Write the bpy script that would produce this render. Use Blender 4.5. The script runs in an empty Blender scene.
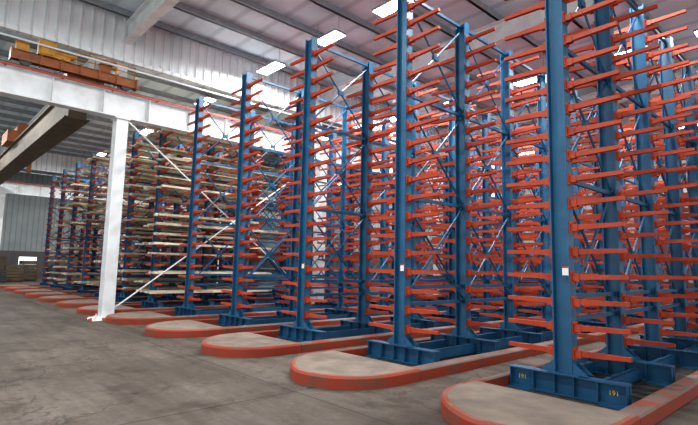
import bpy, math, random
import numpy as np
from mathutils import Vector, Matrix
random.seed(7)
S=bpy.context.scene; COL=S.collection
S.view_settings.view_transform='Standard'
try: S.view_settings.look='Medium High Contrast'
except Exception as e: print("look",e)

# ---------------------------------------------------------------- materials
def new_mat(name):
    m=bpy.data.materials.new(name); m.use_nodes=True
    nt=m.node_tree; b=nt.nodes["Principled BSDF"]; return m,nt,b
def paint(name,c1,c2,scale=6,rough=.45,thr=(.45,.7),metal=0,bump=.0,stretch=None):
    m,nt,b=new_mat(name)
    mp=nt.nodes.new("ShaderNodeMapping")
    g=nt.nodes.new("ShaderNodeNewGeometry")
    nt.links.new(g.outputs["Position"],mp.inputs[0])
    if stretch: mp.inputs["Scale"].default_value=stretch
    n=nt.nodes.new("ShaderNodeTexNoise"); n.inputs["Scale"].default_value=scale; n.inputs["Detail"].default_value=6
    nt.links.new(mp.outputs[0],n.inputs["Vector"])
    r=nt.nodes.new("ShaderNodeValToRGB"); r.color_ramp.elements[0].position=thr[0]; r.color_ramp.elements[1].position=thr[1]
    r.color_ramp.elements[0].color=(*c1,1); r.color_ramp.elements[1].color=(*c2,1)
    nt.links.new(n.outputs[0],r.inputs[0]); nt.links.new(r.outputs[0],b.inputs["Base Color"])
    b.inputs["Roughness"].default_value=rough; b.inputs["Metallic"].default_value=metal
    if bump:
        bp=nt.nodes.new("ShaderNodeBump"); bp.inputs["Strength"].default_value=bump
        nt.links.new(n.outputs[0],bp.inputs["Height"]); nt.links.new(bp.outputs[0],b.inputs["Normal"])
    return m
M_blue=paint("blue_paint",(.019,.105,.205),(.027,.14,.25),3,.42)
M_bluedk=paint("blue_paint_dark",(.015,.083,.17),(.02,.108,.21),3,.45)
M_orange=paint("orange_paint",(.44,.058,.016),(.31,.036,.012),2.5,.5)
M_white=paint("white_paint",(.76,.78,.78),(.62,.63,.62),2,.5)
M_conc=paint("curb_concrete",(.27,.215,.17),(.16,.125,.10),3,.9,(.3,.72),bump=.25)
M_curb=paint("curb_orange",(.31,.048,.022),(.18,.075,.045),3.5,.7,(.48,.70),bump=.2)
M_rim=paint("curb_rim",(.29,.065,.032),(.22,.14,.105),4,.8,(.46,.64),bump=.2)
M_beamtop=paint("curb_beam_top",(.18,.13,.11),(.27,.07,.038),2.5,.85,(.48,.62))
M_dirt=paint("dark_dirt",(.03,.027,.025),(.08,.07,.06),9,.95,bump=.4)
M_cream=paint("cream_board",(.70,.62,.48),(.54,.46,.33),4,.6)
M_cream2=paint("cream_board_dark",(.46,.39,.29),(.32,.26,.18),4,.6)
M_brown=paint("crane_brown",(.12,.09,.055),(.07,.055,.04),2,.6)
M_crane=paint("crane_orange",(.32,.10,.03),(.18,.07,.035),4,.55)
M_craney=paint("crane_yellow",(.55,.28,.04),(.38,.19,.05),4,.55)
M_dark=paint("dark_steel",(.05,.05,.055),(.09,.085,.08),5,.6)
M_tag=paint("tag_white",(.85,.84,.80),(.78,.75,.70),5,.6)
M_yellow=paint("yellow_paint",(.75,.52,.03),(.7,.48,.03),5,.6)
M_red=paint("red_paint",(.45,.05,.03),(.30,.05,.03),5,.5)
M_galv=paint("galvanised_steel",(.32,.34,.36),(.40,.42,.44),6,.45,metal=.2)
def emis(name,c,s):
    m,nt,b=new_mat(name); b.inputs["Emission Color"].default_value=(*c,1)
    b.inputs["Base Color"].default_value=(*c,1)
    n=nt.nodes.new("ShaderNodeTexNoise"); n.inputs["Scale"].default_value=2
    mr=nt.nodes.new("ShaderNodeMapRange"); mr.inputs[3].default_value=s*.95; mr.inputs[4].default_value=s*1.05
    nt.links.new(n.outputs[0],mr.inputs[0]); nt.links.new(mr.outputs[0],b.inputs["Emission Strength"]); return m
M_lamp=emis("lamp_lens",(.93,.97,1.0),22)
M_day=emis("daylight_glass",(.9,.95,1.0),1.5)

def ribbed(name,c1,c2,axis,freq,rough=.5,low=None):
    m,nt,b=new_mat(name)
    g=nt.nodes.new("ShaderNodeNewGeometry"); sp=nt.nodes.new("ShaderNodeSeparateXYZ")
    nt.links.new(g.outputs["Position"],sp.inputs[0])
    mu=nt.nodes.new("ShaderNodeMath"); mu.operation='MULTIPLY'; mu.inputs[1].default_value=freq
    nt.links.new(sp.outputs[axis],mu.inputs[0])
    fr=nt.nodes.new("ShaderNodeMath"); fr.operation='PINGPONG'; fr.inputs[1].default_value=.5
    nt.links.new(mu.outputs[0],fr.inputs[0])
    r=nt.nodes.new("ShaderNodeValToRGB"); r.color_ramp.elements[0].position=.05; r.color_ramp.elements[1].position=.14
    r.color_ramp.elements[0].color=(*c2,1); r.color_ramp.elements[1].color=(*c1,1)
    nt.links.new(fr.outputs[0],r.inputs[0])
    n=nt.nodes.new("ShaderNodeTexNoise"); n.inputs["Scale"].default_value=.6; n.inputs["Detail"].default_value=5
    nt.links.new(g.outputs["Position"],n.inputs["Vector"])
    mr=nt.nodes.new("ShaderNodeMapRange"); mr.inputs[1].default_value=.3; mr.inputs[2].default_value=.7; mr.inputs[3].default_value=.78; mr.inputs[4].default_value=1.05
    nt.links.new(n.outputs[0],mr.inputs[0])
    mx=nt.nodes.new("ShaderNodeVectorMath"); mx.operation='SCALE'
    nt.links.new(r.outputs[0],mx.inputs[0]); nt.links.new(mr.outputs[0],mx.inputs["Scale"])
    src=mx.outputs[0]
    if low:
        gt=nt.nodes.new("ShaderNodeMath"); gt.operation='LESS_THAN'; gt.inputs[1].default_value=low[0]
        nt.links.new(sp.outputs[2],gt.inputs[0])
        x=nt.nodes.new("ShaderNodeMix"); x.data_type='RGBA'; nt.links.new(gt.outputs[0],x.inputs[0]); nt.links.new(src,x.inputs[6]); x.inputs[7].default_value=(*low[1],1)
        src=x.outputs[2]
    nt.links.new(src,b.inputs["Base Color"]); b.inputs["Roughness"].default_value=rough
    bp=nt.nodes.new("ShaderNodeBump"); bp.inputs["Strength"].default_value=.4; bp.inputs["Distance"].default_value=.05
    nt.links.new(fr.outputs[0],bp.inputs["Height"]); nt.links.new(bp.outputs[0],b.inputs["Normal"])
    return m
M_ceil=ribbed("roof_deck",(.74,.85,.92),(.56,.66,.72),1,1.0)
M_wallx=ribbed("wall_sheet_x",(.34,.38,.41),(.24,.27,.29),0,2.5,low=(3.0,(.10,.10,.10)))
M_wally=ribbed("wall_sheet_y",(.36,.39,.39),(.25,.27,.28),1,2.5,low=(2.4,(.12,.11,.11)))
M_siding=ribbed("upper_siding",(.90,.92,.92),(.66,.68,.69),1,3.3)

def floor_mat():
    m,nt,b=new_mat("worn_concrete_floor")
    g=nt.nodes.new("ShaderNodeNewGeometry")
    def noise(s,d=8,v=None,rough=.6):
        n=nt.nodes.new("ShaderNodeTexNoise"); n.inputs["Scale"].default_value=s; n.inputs["Detail"].default_value=d; n.inputs["Roughness"].default_value=rough
        nt.links.new(v or g.outputs["Position"],n.inputs["Vector"]); return n
    def ramp(src,p0,c0,p1,c1):
        r=nt.nodes.new("ShaderNodeValToRGB"); r.color_ramp.elements[0].position=p0; r.color_ramp.elements[1].position=p1
        r.color_ramp.elements[0].color=(*c0,1); r.color_ramp.elements[1].color=(*c1,1); nt.links.new(src,r.inputs[0]); return r
    def mul(a,bb,f=1):
        x=nt.nodes.new("ShaderNodeMix"); x.data_type='RGBA'; x.blend_type='MULTIPLY'; x.inputs[0].default_value=f
        nt.links.new(a,x.inputs[6]); nt.links.new(bb,x.inputs[7]); return x.outputs[2]
    big=ramp(noise(.35,9).outputs[0],.35,(.100,.082,.065),.68,(.19,.162,.135))
    fine=ramp(noise(7,10,rough=.75).outputs[0],.3,(.50,.48,.46),.65,(1.15,1.12,1.09))
    c=mul(big.outputs[0],fine.outputs[0])
    mp=nt.nodes.new("ShaderNodeMapping"); mp.inputs["Scale"].default_value=(.18,1.6,1); nt.links.new(g.outputs["Position"],mp.inputs[0])
    st=ramp(noise(1.2,8,mp.outputs[0],.7).outputs[0],.35,(.6,.55,.51),.6,(1.03,1.0,1.0)); c=mul(c,st.outputs[0])
    dk=ramp(noise(1.6,6,rough=.7).outputs[0],.52,(1,1,1),.68,(.45,.40,.36)); c=mul(c,dk.outputs[0])
    sp=ramp(noise(14,4,rough=.6).outputs[0],.68,(1,1,1),.74,(1.6,1.55,1.45)); c=mul(c,sp.outputs[0])
    vo=nt.nodes.new("ShaderNodeTexVoronoi"); vo.feature='DISTANCE_TO_EDGE'; vo.inputs["Scale"].default_value=.35
    wn=noise(1.5,5); ad=nt.nodes.new("ShaderNodeVectorMath"); ad.operation='ADD'
    nt.links.new(g.outputs["Position"],ad.inputs[0]); nt.links.new(wn.outputs[1],ad.inputs[1]); nt.links.new(ad.outputs[0],vo.inputs["Vector"])
    cr=ramp(vo.outputs[0],.0,(.38,.35,.33),.008,(1,1,1)); c=mul(c,cr.outputs[0],.85)
    br=nt.nodes.new("ShaderNodeTexBrick"); br.offset=0; br.inputs["Scale"].default_value=1; br.inputs["Brick Width"].default_value=5.2; br.inputs["Row Height"].default_value=3.9
    br.inputs["Mortar Size"].default_value=.014; br.inputs["Color1"].default_value=(1,1,1,1); br.inputs["Color2"].default_value=(.88,.88,.87,1); br.inputs["Mortar"].default_value=(.4,.38,.36,1)
    nt.links.new(g.outputs["Position"],br.inputs["Vector"]); c=mul(c,br.outputs[0])
    nt.links.new(c,b.inputs["Base Color"])
    rr=nt.nodes.new("ShaderNodeMapRange"); rr.inputs[3].default_value=.5; rr.inputs[4].default_value=.85
    nt.links.new(fine.outputs[0],rr.inputs[0]); nt.links.new(rr.outputs[0],b.inputs["Roughness"])
    bp=nt.nodes.new("ShaderNodeBump"); bp.inputs["Strength"].default_value=.15; nt.links.new(fine.outputs[0],bp.inputs["Height"]); nt.links.new(bp.outputs[0],b.inputs["Normal"])
    return m
M_floor=floor_mat()

# ---------------------------------------------------------------- mesh helper
class MB:
    def __init__(s): s.v=[];s.f=[];s.m=[]
    def box(s,x0,x1,y0,y1,z0,z1,m=0):
        n=len(s.v)
        s.v+=[(x0,y0,z0),(x1,y0,z0),(x1,y1,z0),(x0,y1,z0),(x0,y0,z1),(x1,y0,z1),(x1,y1,z1),(x0,y1,z1)]
        s.f+=[tuple(n+i for i in q) for q in((0,3,2,1),(4,5,6,7),(0,1,5,4),(1,2,6,5),(2,3,7,6),(3,0,4,7))]; s.m+=[m]*6
    def hexa(s,pts,m=0):
        n=len(s.v); s.v+=pts
        s.f+=[tuple(n+i for i in q) for q in((0,3,2,1),(4,5,6,7),(0,1,5,4),(1,2,6,5),(2,3,7,6),(3,0,4,7))]; s.m+=[m]*6
    def prism(s,poly,axis,a,b,m=0):
        n=len(s.v);k=len(poly)
        def P(p,t): return (t,p[0],p[1]) if axis==0 else ((p[0],t,p[1]) if axis==1 else (p[0],p[1],t))
        s.v+=[P(p,a) for p in poly]+[P(p,b) for p in poly]
        s.f.append(tuple(range(n+k-1,n-1,-1))); s.f.append(tuple(range(n+k,n+2*k))); s.m+=[m,m]
        for i in range(k):
            j=(i+1)%k; s.f.append((n+i,n+j,n+k+j,n+k+i)); s.m.append(m)
    def tube(s,p,q,r,seg=6,m=0):
        p=Vector(p);q=Vector(q);d=(q-p).normalized(); a=d.orthogonal().normalized(); b=d.cross(a); n=len(s.v)
        for c in(p,q):
            for i in range(seg):
                t=2*math.pi*i/seg; s.v.append(tuple(c+a*r*math.cos(t)+b*r*math.sin(t)))
        for i in range(seg):
            j=(i+1)%seg; s.f.append((n+i,n+j,n+seg+j,n+seg+i)); s.m.append(m)
        s.f.append(tuple(range(n+seg-1,n-1,-1))); s.f.append(tuple(range(n+seg,n+2*seg))); s.m+=[m,m]
    def add(s,o,off=(0,0,0),flip=False):
        n=len(s.v); k=-1 if flip else 1
        s.v+=[(k*x+off[0],k*y+off[1],z+off[2]) for x,y,z in o.v]
        s.f+=[tuple(n+i for i in q) for q in o.f]; s.m+=o.m
    def mesh(s,name,mats):
        me=bpy.data.meshes.new(name); me.from_pydata(s.v,[],s.f)
        for m in mats: me.materials.append(m)
        me.polygons.foreach_set("material_index",s.m)
        import bmesh
        bm=bmesh.new(); bm.from_mesh(me); bmesh.ops.recalc_face_normals(bm,faces=bm.faces); bm.to_mesh(me); bm.free()
        me.update(); return me
def obj(name,me,loc=(0,0,0),parent=None,rz=0,**kw):
    o=bpy.data.objects.new(name,me); o.location=loc; o.rotation_euler=(0,0,rz)
    if parent: o.parent=parent
    COL.objects.link(o)
    for k,v in kw.items(): o[k]=v
    return o
def isec(mb,axis,a,b,c0,c1,w,h,t=.014,web=.01,m=0):
    poly=[(-w/2,0),(w/2,0),(w/2,t),(web/2,t),(web/2,h-t),(w/2,h-t),(w/2,h),(-w/2,h),(-w/2,h-t),(-web/2,h-t),(-web/2,t),(-w/2,t)]
    mb.prism([(c0+p[0],c1+p[1]) for p in poly],axis,a,b,m)

# ---------------------------------------------------------------- rack parts
X0,Y0,SP,DP,H=-2.85,6.54,2.826,1.853,6.82
LV=[.60+.326*i for i in range(19)]
FH=.12; AL=.67
mb=MB()
w,h,t,wb=.17,.24,.018,.014
mb.prism([(-h/2,-w/2),(-h/2+t,-w/2),(-h/2+t,-wb/2),(h/2-t,-wb/2),(h/2-t,-w/2),(h/2,-w/2),(h/2,w/2),(h/2-t,w/2),(h/2-t,wb/2),(-h/2+t,wb/2),(-h/2+t,w/2),(-h/2,w/2)],2,.28,H)
mb.box(-.2,.2,-.1,.1,.28,.30)
for sx in(-1,1):
    for y in(-.075,.065):
        mb.prism([(sx*.12,.30),(sx*.32,.30),(sx*.12,.46)],1,y,y+.01)
me_up=mb.mesh("upright",[M_blue])
mb=MB(); isec(mb,0,-.76,.76,0,.012,.17,.268,.016,.012)
for x in(-.75,-.42,-.13,.12,.41,.74): mb.box(x,x+.01,-.08,.08,.03,.265)
for x in(-.60,.60): mb.box(x-.16,x+.16,-.15,.15,0,.014)
me_base=mb.mesh("base",[M_bluedk])
def arm_mb():
    mb=MB()
    mb.box(0,.016,-.070,.070,-.115,.040)
    mb.box(.016,.10,-.040,-.030,-.09,.006); mb.box(.016,.10,.030,.040,-.09,.006)
    mb.hexa([(.01,-.030,-.076),(AL,-.028,-.050),(AL,.028,-.050),(.01,.030,-.076),(.01,-.030,0),(AL,-.028,0),(AL,.028,0),(.01,.030,0)])
    for y in(-.056,.056):
        for z in(-.10,.028): mb.box(.016,.026,y-.01,y+.01,z-.01,z+.01)
    return mb
ARM=arm_mb(); me_arm=ARM.mesh("arm",[M_orange])
mb=MB(); mb.box(-.025,.025,0,DP-.014,-.03,.03); mb.box(-.05,.05,.0,.02,-.05,.05); mb.box(-.05,.05,DP-.034,DP-.014,-.05,.05)
me_tie=mb.mesh("tie_beam",[M_bluedk])
mb=MB()
for x in(-.34,.30): mb.box(x,x+.05,.087,DP-.087,.03,.20); mb.box(x-.03,x+.05,.087,DP-.087,.19,.20); mb.box(x-.03,x+.05,.087,DP-.087,.03,.04)
me_btie=mb.mesh("base_tie",[M_bluedk])
mb=MB(); mb.tube((0,0,0),(0,DP-.02,1.82),.020); mb.tube((0,DP-.02,0),(0,0,1.82),.020); mb.box(-.03,.03,DP/2-.08,DP/2+.08,.86,.96)
me_diag=mb.mesh("cross_brace",[M_bluedk])
mb=MB(); mb.box(-.04,.04,-.004,.004,-.06,.06,0); mb.box(-.04,.04,-.006,-.004,.035,.06,1)
me_tag=mb.mesh("label_plate",[M_tag,M_orange])

def text_mesh(s,size):
    cu=bpy.data.curves.new("t",'FONT'); cu.body=s; cu.size=size; cu.align_x='CENTER'; cu.align_y='CENTER'; cu.extrude=.001
    o=bpy.data.objects.new("t",cu); COL.objects.link(o); bpy.context.view_layer.update()
    me=bpy.data.meshes.new_from_object(o.evaluated_get(bpy.context.evaluated_depsgraph_get())); 
    bpy.data.objects.remove(o); me.materials.clear(); me.materials.append(M_yellow); return me
me_num=text_mesh("191",.085)

def rack(i,ncol,loaded):
    x=X0-SP*i
    lab="tall blue steel cantilever rack with orange arms"+(" holding cream boards" if loaded else ", arms empty")
    r=obj("cantilever_rack",None,(x,Y0,0),category="storage rack",label=lab,group="cantilever racks in parallel rows")
    n=0; rest=MB()
    for k in range(ncol):
        y=DP*k
        obj("upright",me_up,(0,y,0),r); obj("base",me_base,(0,y,0),r)
        for z in LV:
            for sx in(1,-1):
                if n<100: obj("arm",me_arm,(sx*FH,y,z),r,0 if sx>0 else math.pi)
                else: rest.add(ARM,(sx*FH,y,z),sx<0)
                n+=1
        if k<ncol-1:
            for z in(.98,1.28,2.88,4.8,6.74): obj("tie_beam",me_tie,(0,y+.007,z),r)
            obj("base_tie",me_btie,(0,y,0),r)
            for z in(1.03,2.93,4.86): obj("cross_brace",me_diag,(0,y+.01,z),r)
    if rest.v: obj("arm",rest.mesh("arm_rest",[M_orange]),(0,0,0),r,kind="stuff")
    if i<3: obj("label_plate",me_tag,(.07,-.091,1.62),r,label="small white label plate")
    if i<1:
        for sx in(-.60,.58):
            o=obj("painted_number",me_num,(sx,-.012,.15),r,label="small yellow painted number"); o.rotation_euler=(math.pi/2,0,0)
    return r
for i in range(12): rack(i, 11 if i<5 else 6, 5<=i<=10)

# ---------------------------------------------------------------- curbs
def curb(i,ncol):
    x=X0-SP*i; L=DP*(ncol-1)+1.0
    r=obj("rack_curb",None,(x,Y0,0),category="concrete curb",label="worn concrete curb with rounded orange-painted nose around rack base",group="concrete curbs around the racks")
    xl,xr=-.87,1.12; cx=(xl+xr)/2; hw=(xr-xl)/2; ys=-1.22; b=1.12
    N=32
    out=[]
    for j in range(N+1):
        t=math.pi+math.pi*j/N; c=math.cos(t); s=abs(math.sin(t)); e=1.45 if c<0 else .85; e2=1.0 if c<0 else .85
        out.append((cx+hw*math.copysign(abs(c)**e,c),ys-b*s**e2))
    out=[(out[0][0],ys+.35)]+out+[(out[-1][0],ys+.35)]
    c=Vector((cx,ys+.0)); inn=[]
    for p in out:
        v=Vector(p); d=(v-c); inn.append((cx+d.x*.92,ys+d.y*.92 if d.y<0 else ys+d.y))
    mb=MB(); n=len(out); hgt=.17; ch=.03
    def ring(pts,z): 
        s=len(mb.v); mb.v.extend([(p[0],p[1],z) for p in pts]); return s
    o2=[((p[0]-cx)*.975+cx,(p[1]-ys)*.975+ys if p[1]<ys else p[1]) for p in out]
    a=ring(out,0);b1=ring(out,hgt-ch);c1=ring(o2,hgt);d1=ring(inn,hgt)
    for j in range(n-1):
        for p,q,mi in((a,b1,1),(b1,c1,1),(c1,d1,2)):
            mb.f.append((p+j,p+j+1,q+j+1,q+j)); mb.m.append(mi)
    mb.f.append(tuple(range(d1,d1+n))); mb.m.append(0)
    mb.f.append(tuple([a]+[b1]+[c1]+[d1]+[d1+n-1]+[c1+n-1]+[b1+n-1]+[a+n-1])); mb.m.append(1)
    obj("nose",mb.mesh("nose",[M_conc,M_curb,M_rim]),(0,0,0),r)
    for (p,q) in((xl,-.78),(.88,xr)):
        mb=MB(); c=.02; y0=ys+.36
        poly=[(p,0),(q,0),(q,.16-c),(q-c,.16),(p+c,.16),(p,.16-c)]
        mb.prism(poly,1,y0,L,1)
        for fi,f in enumerate(mb.f):
            zs=[mb.v[t][2] for t in f]
            if min(zs)>.13: mb.m[fi]=0
        obj("side_beam",mb.mesh("side_beam",[M_beamtop,M_curb]),(0,0,0),r)
    mb=MB(); mb.box(-.78,.88,ys+.36,L,-.004,.004); obj("dirt_fill",mb.mesh("dirt_fill",[M_dirt]),(0,0,0),r)
for i in range(12): curb(i, 11 if i<5 else 6)

# ---------------------------------------------------------------- board bundles
vars_=[]
for v in range(4):
    mb=MB(); L=random.choice([3.9,4.6,5.6]); xx=0
    while xx<.50:
        wd=random.choice([.10,.13,.16]); hh=random.choice([.05,.07,.09]); dy=random.uniform(-.12,.12)
        mb.box(xx,xx+wd-.008,dy,L+dy,0,hh,random.choice([0,1])); xx+=wd
    vars_.append(mb.mesh("board_bundle",[M_cream,M_cream2]))
for i in range(5,11):
    for li,z in enumerate(LV):
        for sx in(1,-1):
            if random.random()<((.72 if sx>0 else .4) if i<7 else .35):
                xs=X0-SP*i+(FH+.08 if sx>0 else -FH-.62-.02)
                obj("board_bundle",random.choice(vars_),(xs,Y0-.25+random.uniform(-.1,.1),z+.001),category="boards",label="thin bundle of long cream boards lying on rack arms",group="cream boards stored on the rack arms")

# ---------------------------------------------------------------- room
def struct(name,mb,mats,**k): return obj(name,mb.mesh(name,mats),kind="structure",**k)
XL,XR,YN,YF,ZC=-50,8,-9,30,9.2
mb=MB(); mb.box(XL-.2,XR,YN,YF+.2,-.2,0); struct("floor",mb,[M_floor])
mb=MB(); mb.box(XL,XR,YN,YF,ZC,ZC+.1); struct("ceiling",mb,[M_ceil])
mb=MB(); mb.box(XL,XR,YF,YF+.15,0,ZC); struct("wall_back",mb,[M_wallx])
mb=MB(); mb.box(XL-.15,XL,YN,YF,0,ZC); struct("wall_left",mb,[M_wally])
n=1
XG=(-15.45,-38.8)
for xg in XG:
    top=[];y=YN+.1
    while y<YF-.3:
        top+=[(0,y),(0,y+.18),(.05,y+.21),(.05,y+.27)]; y+=.30
    mb=MB(); k=len(top)
    for j in range(k-1):
        a,b=top[j],top[j+1]
        mb.v+= [(xg+a[0],a[1],7.9),(xg+b[0],b[1],7.9),(xg+b[0],b[1],ZC),(xg+a[0],a[1],ZC)]; q=len(mb.v)
        mb.f.append((q-4,q-3,q-2,q-1)); mb.m.append(0)
    mb.box(xg-.08,xg+.08,YN+.1,YF-.1,7.78,7.9)
    struct("wall_upper_siding" if xg==XG[0] else "wall_upper_siding_far",mb,[M_siding])
for y in(-3.4,4.62,12.6,20.6,28.6):
    mb=MB(); isec(mb,0,XL+.05,XR-.05,y,8.4,.28,.6,.03,.02); struct("trim_%d"%n,mb,[M_white]); n+=1
x=XL+1
while x<XR:
    mb=MB(); mb.box(x-.04,x+.04,YN+.05,YF-.05,9.0,9.2); mb.box(x-.04,x+.08,YN+.05,YF-.05,9.0,9.015); struct("trim_%d"%n,mb,[M_galv]); n+=1; x+=1.55
for z in(1.2,3.0,4.8,6.6):
    mb=MB(); mb.box(XL+.1,XR,YF-.12,YF,z,z+.15); struct("trim_%d"%n,mb,[M_galv]); n+=1

# ---------------------------------------------------------------- building columns and crane beams
for xg in XG:
    for y in(-3.4,4.62,12.6,20.6,28.4):
        mb=MB(); W=.34;D=.38;t=.03
        mb.prism([(xg-D/2,y-W/2),(xg-D/2+t,y-W/2),(xg-D/2+t,y-.01),(xg+D/2-t,y-.01),(xg+D/2-t,y-W/2),(xg+D/2,y-W/2),(xg+D/2,y+W/2),(xg+D/2-t,y+W/2),(xg+D/2-t,y+.01),(xg-D/2+t,y+.01),(xg-D/2+t,y+W/2),(xg-D/2,y+W/2)],2,.03,5.97)
        mb.box(xg-.27,xg+.27,y-.26,y+.26,0,.03)
        mb.box(xg-.24,xg+.24,y-.22,y+.22,5.93,5.97)
        for a in(-.2,.2):
            for b in(-.2,.2): mb.tube((xg+a*1.15,y+b,.03),(xg+a*1.15,y+b,.09),.02)
        o=obj("steel_column",mb.mesh("steel_column",[M_white]),category="column",label="white-painted steel H column carrying the crane beam",group="white building columns")
        mb=MB(); mb.box(xg-.36,xg-.19,y-.14,y+.14,5.95,8.39)
        obj("column_extension",mb.mesh("ext",[M_white]),parent=o)
    mb=MB(); isec(mb,1,YN+.3,YF-.3,xg+.02,5.98,.34,.8,.035,.02)
    y=YN+1
    while y<YF-1: mb.box(xg-.10,xg+.17,y,y+.015,6.02,6.74); y+=1.34
    o=obj("crane_runway_beam",mb.mesh("runway",[M_white]),category="beam",label="long white crane runway beam resting on columns")
    mb=MB(); mb.box(xg-.02,xg+.06,YN+.3,YF-.3,6.78,6.88); obj("rail",mb.mesh("rail",[M_dark]),parent=o)
    mb=MB(); mb.box(xg+.19,xg+.24,YN+.3,YF-.3,6.74,6.79)
    y=YN+1.2
    while y<YF-1: mb.box(xg+.10,xg+.19,y,y+.05,6.73,6.77); y+=1.34
    obj("conductor_rail",mb.mesh("conductor",[M_red]),parent=o,label="thin red conductor rail")
    mb=MB(); mb.tube((xg+.28,YN+.3,7.5),(xg+.28,YF-.3,7.5),.03,8)
    obj("conduit_pipe",mb.mesh("pipe",[M_white]),category="pipe",label="thin white conduit running along the crane bay")
mb=MB()
mb.tube((XG[0]-.12,4.82,.2),(XG[0]-.12,12.4,5.9),.025,8); mb.tube((XG[0]+.12,4.82,5.9),(XG[0]+.12,12.4,.2),.025,8)
obj("wind_brace",mb.mesh("wind_brace",[M_white]),category="brace",label="white diagonal cross bracing between building columns")

mb=MB(); mb.box(XG[1]+.5,XG[0]-.75,3.35,3.85,5.95,6.75); mb.box(XG[1]+.5,XG[0]-.75,3.25,3.95,6.75,6.79); mb.box(XG[1]+.5,XG[0]-.75,3.25,3.95,5.91,5.95)
br=obj("overhead_crane",mb.mesh("crane_bridge",[M_brown]),category="crane",label="brown overhead travelling crane bridge spanning the bay")
mb=MB(); mb.box(XG[0]-.1,XG[0]-.06,1.7,5.0,7.0,7.26); mb.box(XG[0]+.08,XG[0]+.12,1.7,5.0,7.0,7.26); mb.box(XG[0]-.1,XG[0]+.12,1.7,5.0,7.24,7.27)
mb.box(XG[0]-.85,XG[0]-.1,3.1,4.1,6.92,7.12); mb.box(XG[0]-.95,XG[0]-.76,3.1,4.1,6.6,7.12)
for y in(1.72,2.4,2.9,3.4,3.9,4.4,4.98):
    mb.box(XG[0]-.13,XG[0]+.16,y-.025,y+.025,6.98,7.3)
obj("end_truck",mb.mesh("truck",[M_crane]),parent=br,label="orange end truck")
for y in(2.05,4.68):
    mb=MB(); mb.tube((XG[0]-.04,y,7.03),(XG[0]+.08,y,7.03),.15,18); obj("wheel",mb.mesh("wheel",[M_dark]),parent=br)
mb=MB(); mb.box(XG[0]-.05,XG[0]+.2,2.3,2.72,7.27,7.68); mb.tube((XG[0]+.08,2.7,7.48),(XG[0]+.08,3.2,7.48),.12,14); mb.box(XG[0],XG[0]+.16,2.72,3.1,7.27,7.40)
mb.box(XG[0]+.2,XG[0]+.24,2.35,2.66,7.3,7.6)
obj("drive_motor",mb.mesh("motor",[M_craney]),parent=br,label="yellow drive motor")
for y in(1.8,3.9):
    mb=MB(); mb.box(XG[0]-.05,XG[0]+.12,y,y+.3,7.27,7.5); mb.box(XG[0]-.07,XG[0]+.14,y-.02,y+.32,7.48,7.51)
    obj("control_box",mb.mesh("cbox",[M_craney if y<2 else M_crane]),parent=br)
# maintenance rail on the end truck
mb=MB()
for y in(3.3,3.8,4.4,4.95): mb.box(XG[0]-.09,XG[0]-.06,y-.015,y+.015,7.26,7.72)
for z in(7.5,7.7): mb.box(XG[0]-.09,XG[0]-.06,3.3,4.96,z,z+.025)
obj("guard_rail",mb.mesh("guard",[M_craney]),parent=br,label="yellow guard rail")
mb=MB(); mb.box(-27,-25.4,3.0,4.2,6.8,7.3); mb.tube((-26.8,3.6,7.5),(-25.6,3.6,7.5),.25,14); mb.box(-26.3,-26.1,3.95,4.1,5.6,6.8)
obj("hoist_trolley",mb.mesh("trolley",[M_crane]),parent=br,label="orange hoist trolley")

# ---------------------------------------------------------------- lamps
mbH=MB(); mbH.box(-.60,.60,-.22,.22,.0,.07); 
for x in(-.5,.5): mbH.tube((x,0,.07),(x,0,.69),.008,6)
me_h=mbH.mesh("lamp_housing",[M_galv])
mbL=MB(); mbL.box(-.57,.57,-.20,.20,-.02,0); me_l=mbL.mesh("lens",[M_lamp])
lampd=bpy.data.lights.new("bay_light",'AREA'); lampd.shape='RECTANGLE'; lampd.size=1.12; lampd.size_y=.36; lampd.energy=340; lampd.color=(.96,.985,1.0)
pos=[(x,9.0) for x in(-3.2,-8.2,-10.9,-14.0,-19.0,-25.8,-33.5,-41.5)]+[(x,16.3) for x in(-2.5,-5.2,-8.1,-11.2,-14.6,-20.2,-27,-34,-42)]+[(x,26.4) for x in(-5.6,-13.5,-21.7,-30,-40)]+[(x,1.0) for x in(-3,-9,-20,-28,-36)]
for (x,y) in pos:
    o=obj("bay_lamp",me_h,(x,y,8.5),category="ceiling lamp",label="bright rectangular high bay lamp hung from the roof",group="high bay lamps")
    obj("lens",me_l,(0,0,0),o)
    l=bpy.data.objects.new("bay_light",lampd); l.location=(0,0,-.03); l.parent=o; COL.objects.link(l)

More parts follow.
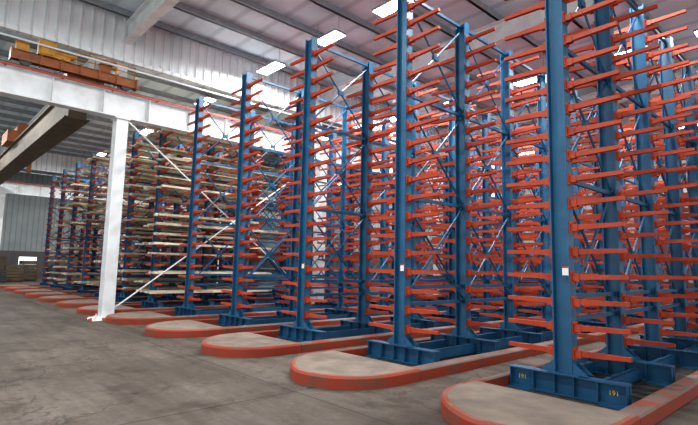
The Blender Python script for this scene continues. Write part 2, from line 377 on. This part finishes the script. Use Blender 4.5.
# ---------------------------------------------------------------- far clutter by the left wall
for j,(x,y,wx,wy,hz) in enumerate([(-43,6.3,1.2,1.0,1.3),(-41.5,5.0,.9,1.2,.9),(-45.5,7.6,1.4,1.0,1.6),(-44,9.2,1.0,1.0,1.1),(-47,5.6,1.4,1.2,1.9)]):
    mb=MB()
    for s in range(5):
        z=.12+s*(hz-.12)/5; mb.box(x-wx/2,x+wx/2,y-wy/2,y+wy/2,z,z+(hz-.12)/5-.02)
    for a in(-.4,0,.4): mb.box(x+a*wx-.05,x+a*wx+.05,y-wy/2,y+wy/2,0,.12)
    for a in(-1,1):
        for b in(-1,1): mb.box(x+a*wx/2-.03,x+a*wx/2+.03,y+b*wy/2-.03,y+b*wy/2+.03,.1,hz+.03)
    obj("slatted_crate",mb.mesh("crate",[M_dark if j%2 else M_brown]),category="crate",label="dark slatted storage crate on the floor",group="crates by the far wall")
mb=MB(); mb.box(-50,-49.96,7.6,8.9,.9,1.9); struct("window_1",mb,[M_day])

mb=MB(); rr=random.Random(3); N=6
for a in range(N+1):
    for b in range(N+1): mb.v.append((XG[0]+.55+a*.07+rr.uniform(-.02,.02),3.95+b*.06+rr.uniform(-.02,.02),.005+rr.uniform(0,.10)*(0 if a in(0,N) else 1)))
for a in range(N):
    for b in range(N):
        q=a*(N+1)+b; mb.f.append((q,q+1,q+N+2,q+N+1)); mb.m.append(1 if (a+b)%5==0 else 0)
obj("crumpled_paper",mb.mesh("paper",[M_tag,M_orange]),category="litter",label="crumpled white and orange paper on the floor")

# ---------------------------------------------------------------- world + camera
w=bpy.data.worlds.new("World"); S.world=w; w.use_nodes=True
bg=w.node_tree.nodes["Background"]; bg.inputs[0].default_value=(.94,.97,1,1); bg.inputs[1].default_value=1.35
f,yaw,pit,roll=484.9011,.8265,.1129,.0219
fw=np.array([-np.sin(yaw)*np.cos(pit),np.cos(yaw)*np.cos(pit),np.sin(pit)]); r=np.array([np.cos(yaw),np.sin(yaw),0]); u=np.cross(r,fw)
r2=r*np.cos(roll)+u*np.sin(roll); u2=-r*np.sin(roll)+u*np.cos(roll)
cd=bpy.data.cameras.new("camera"); cam=bpy.data.objects.new("camera",cd); COL.objects.link(cam)
cd.sensor_width=36; cd.lens=f/698*36; cd.clip_end=300
Mx=Matrix.Identity(4)
for a in range(3): Mx[a][0]=r2[a];Mx[a][1]=u2[a];Mx[a][2]=-fw[a]
Mx[2][3]=1.6
cam.matrix_world=Mx; S.camera=cam
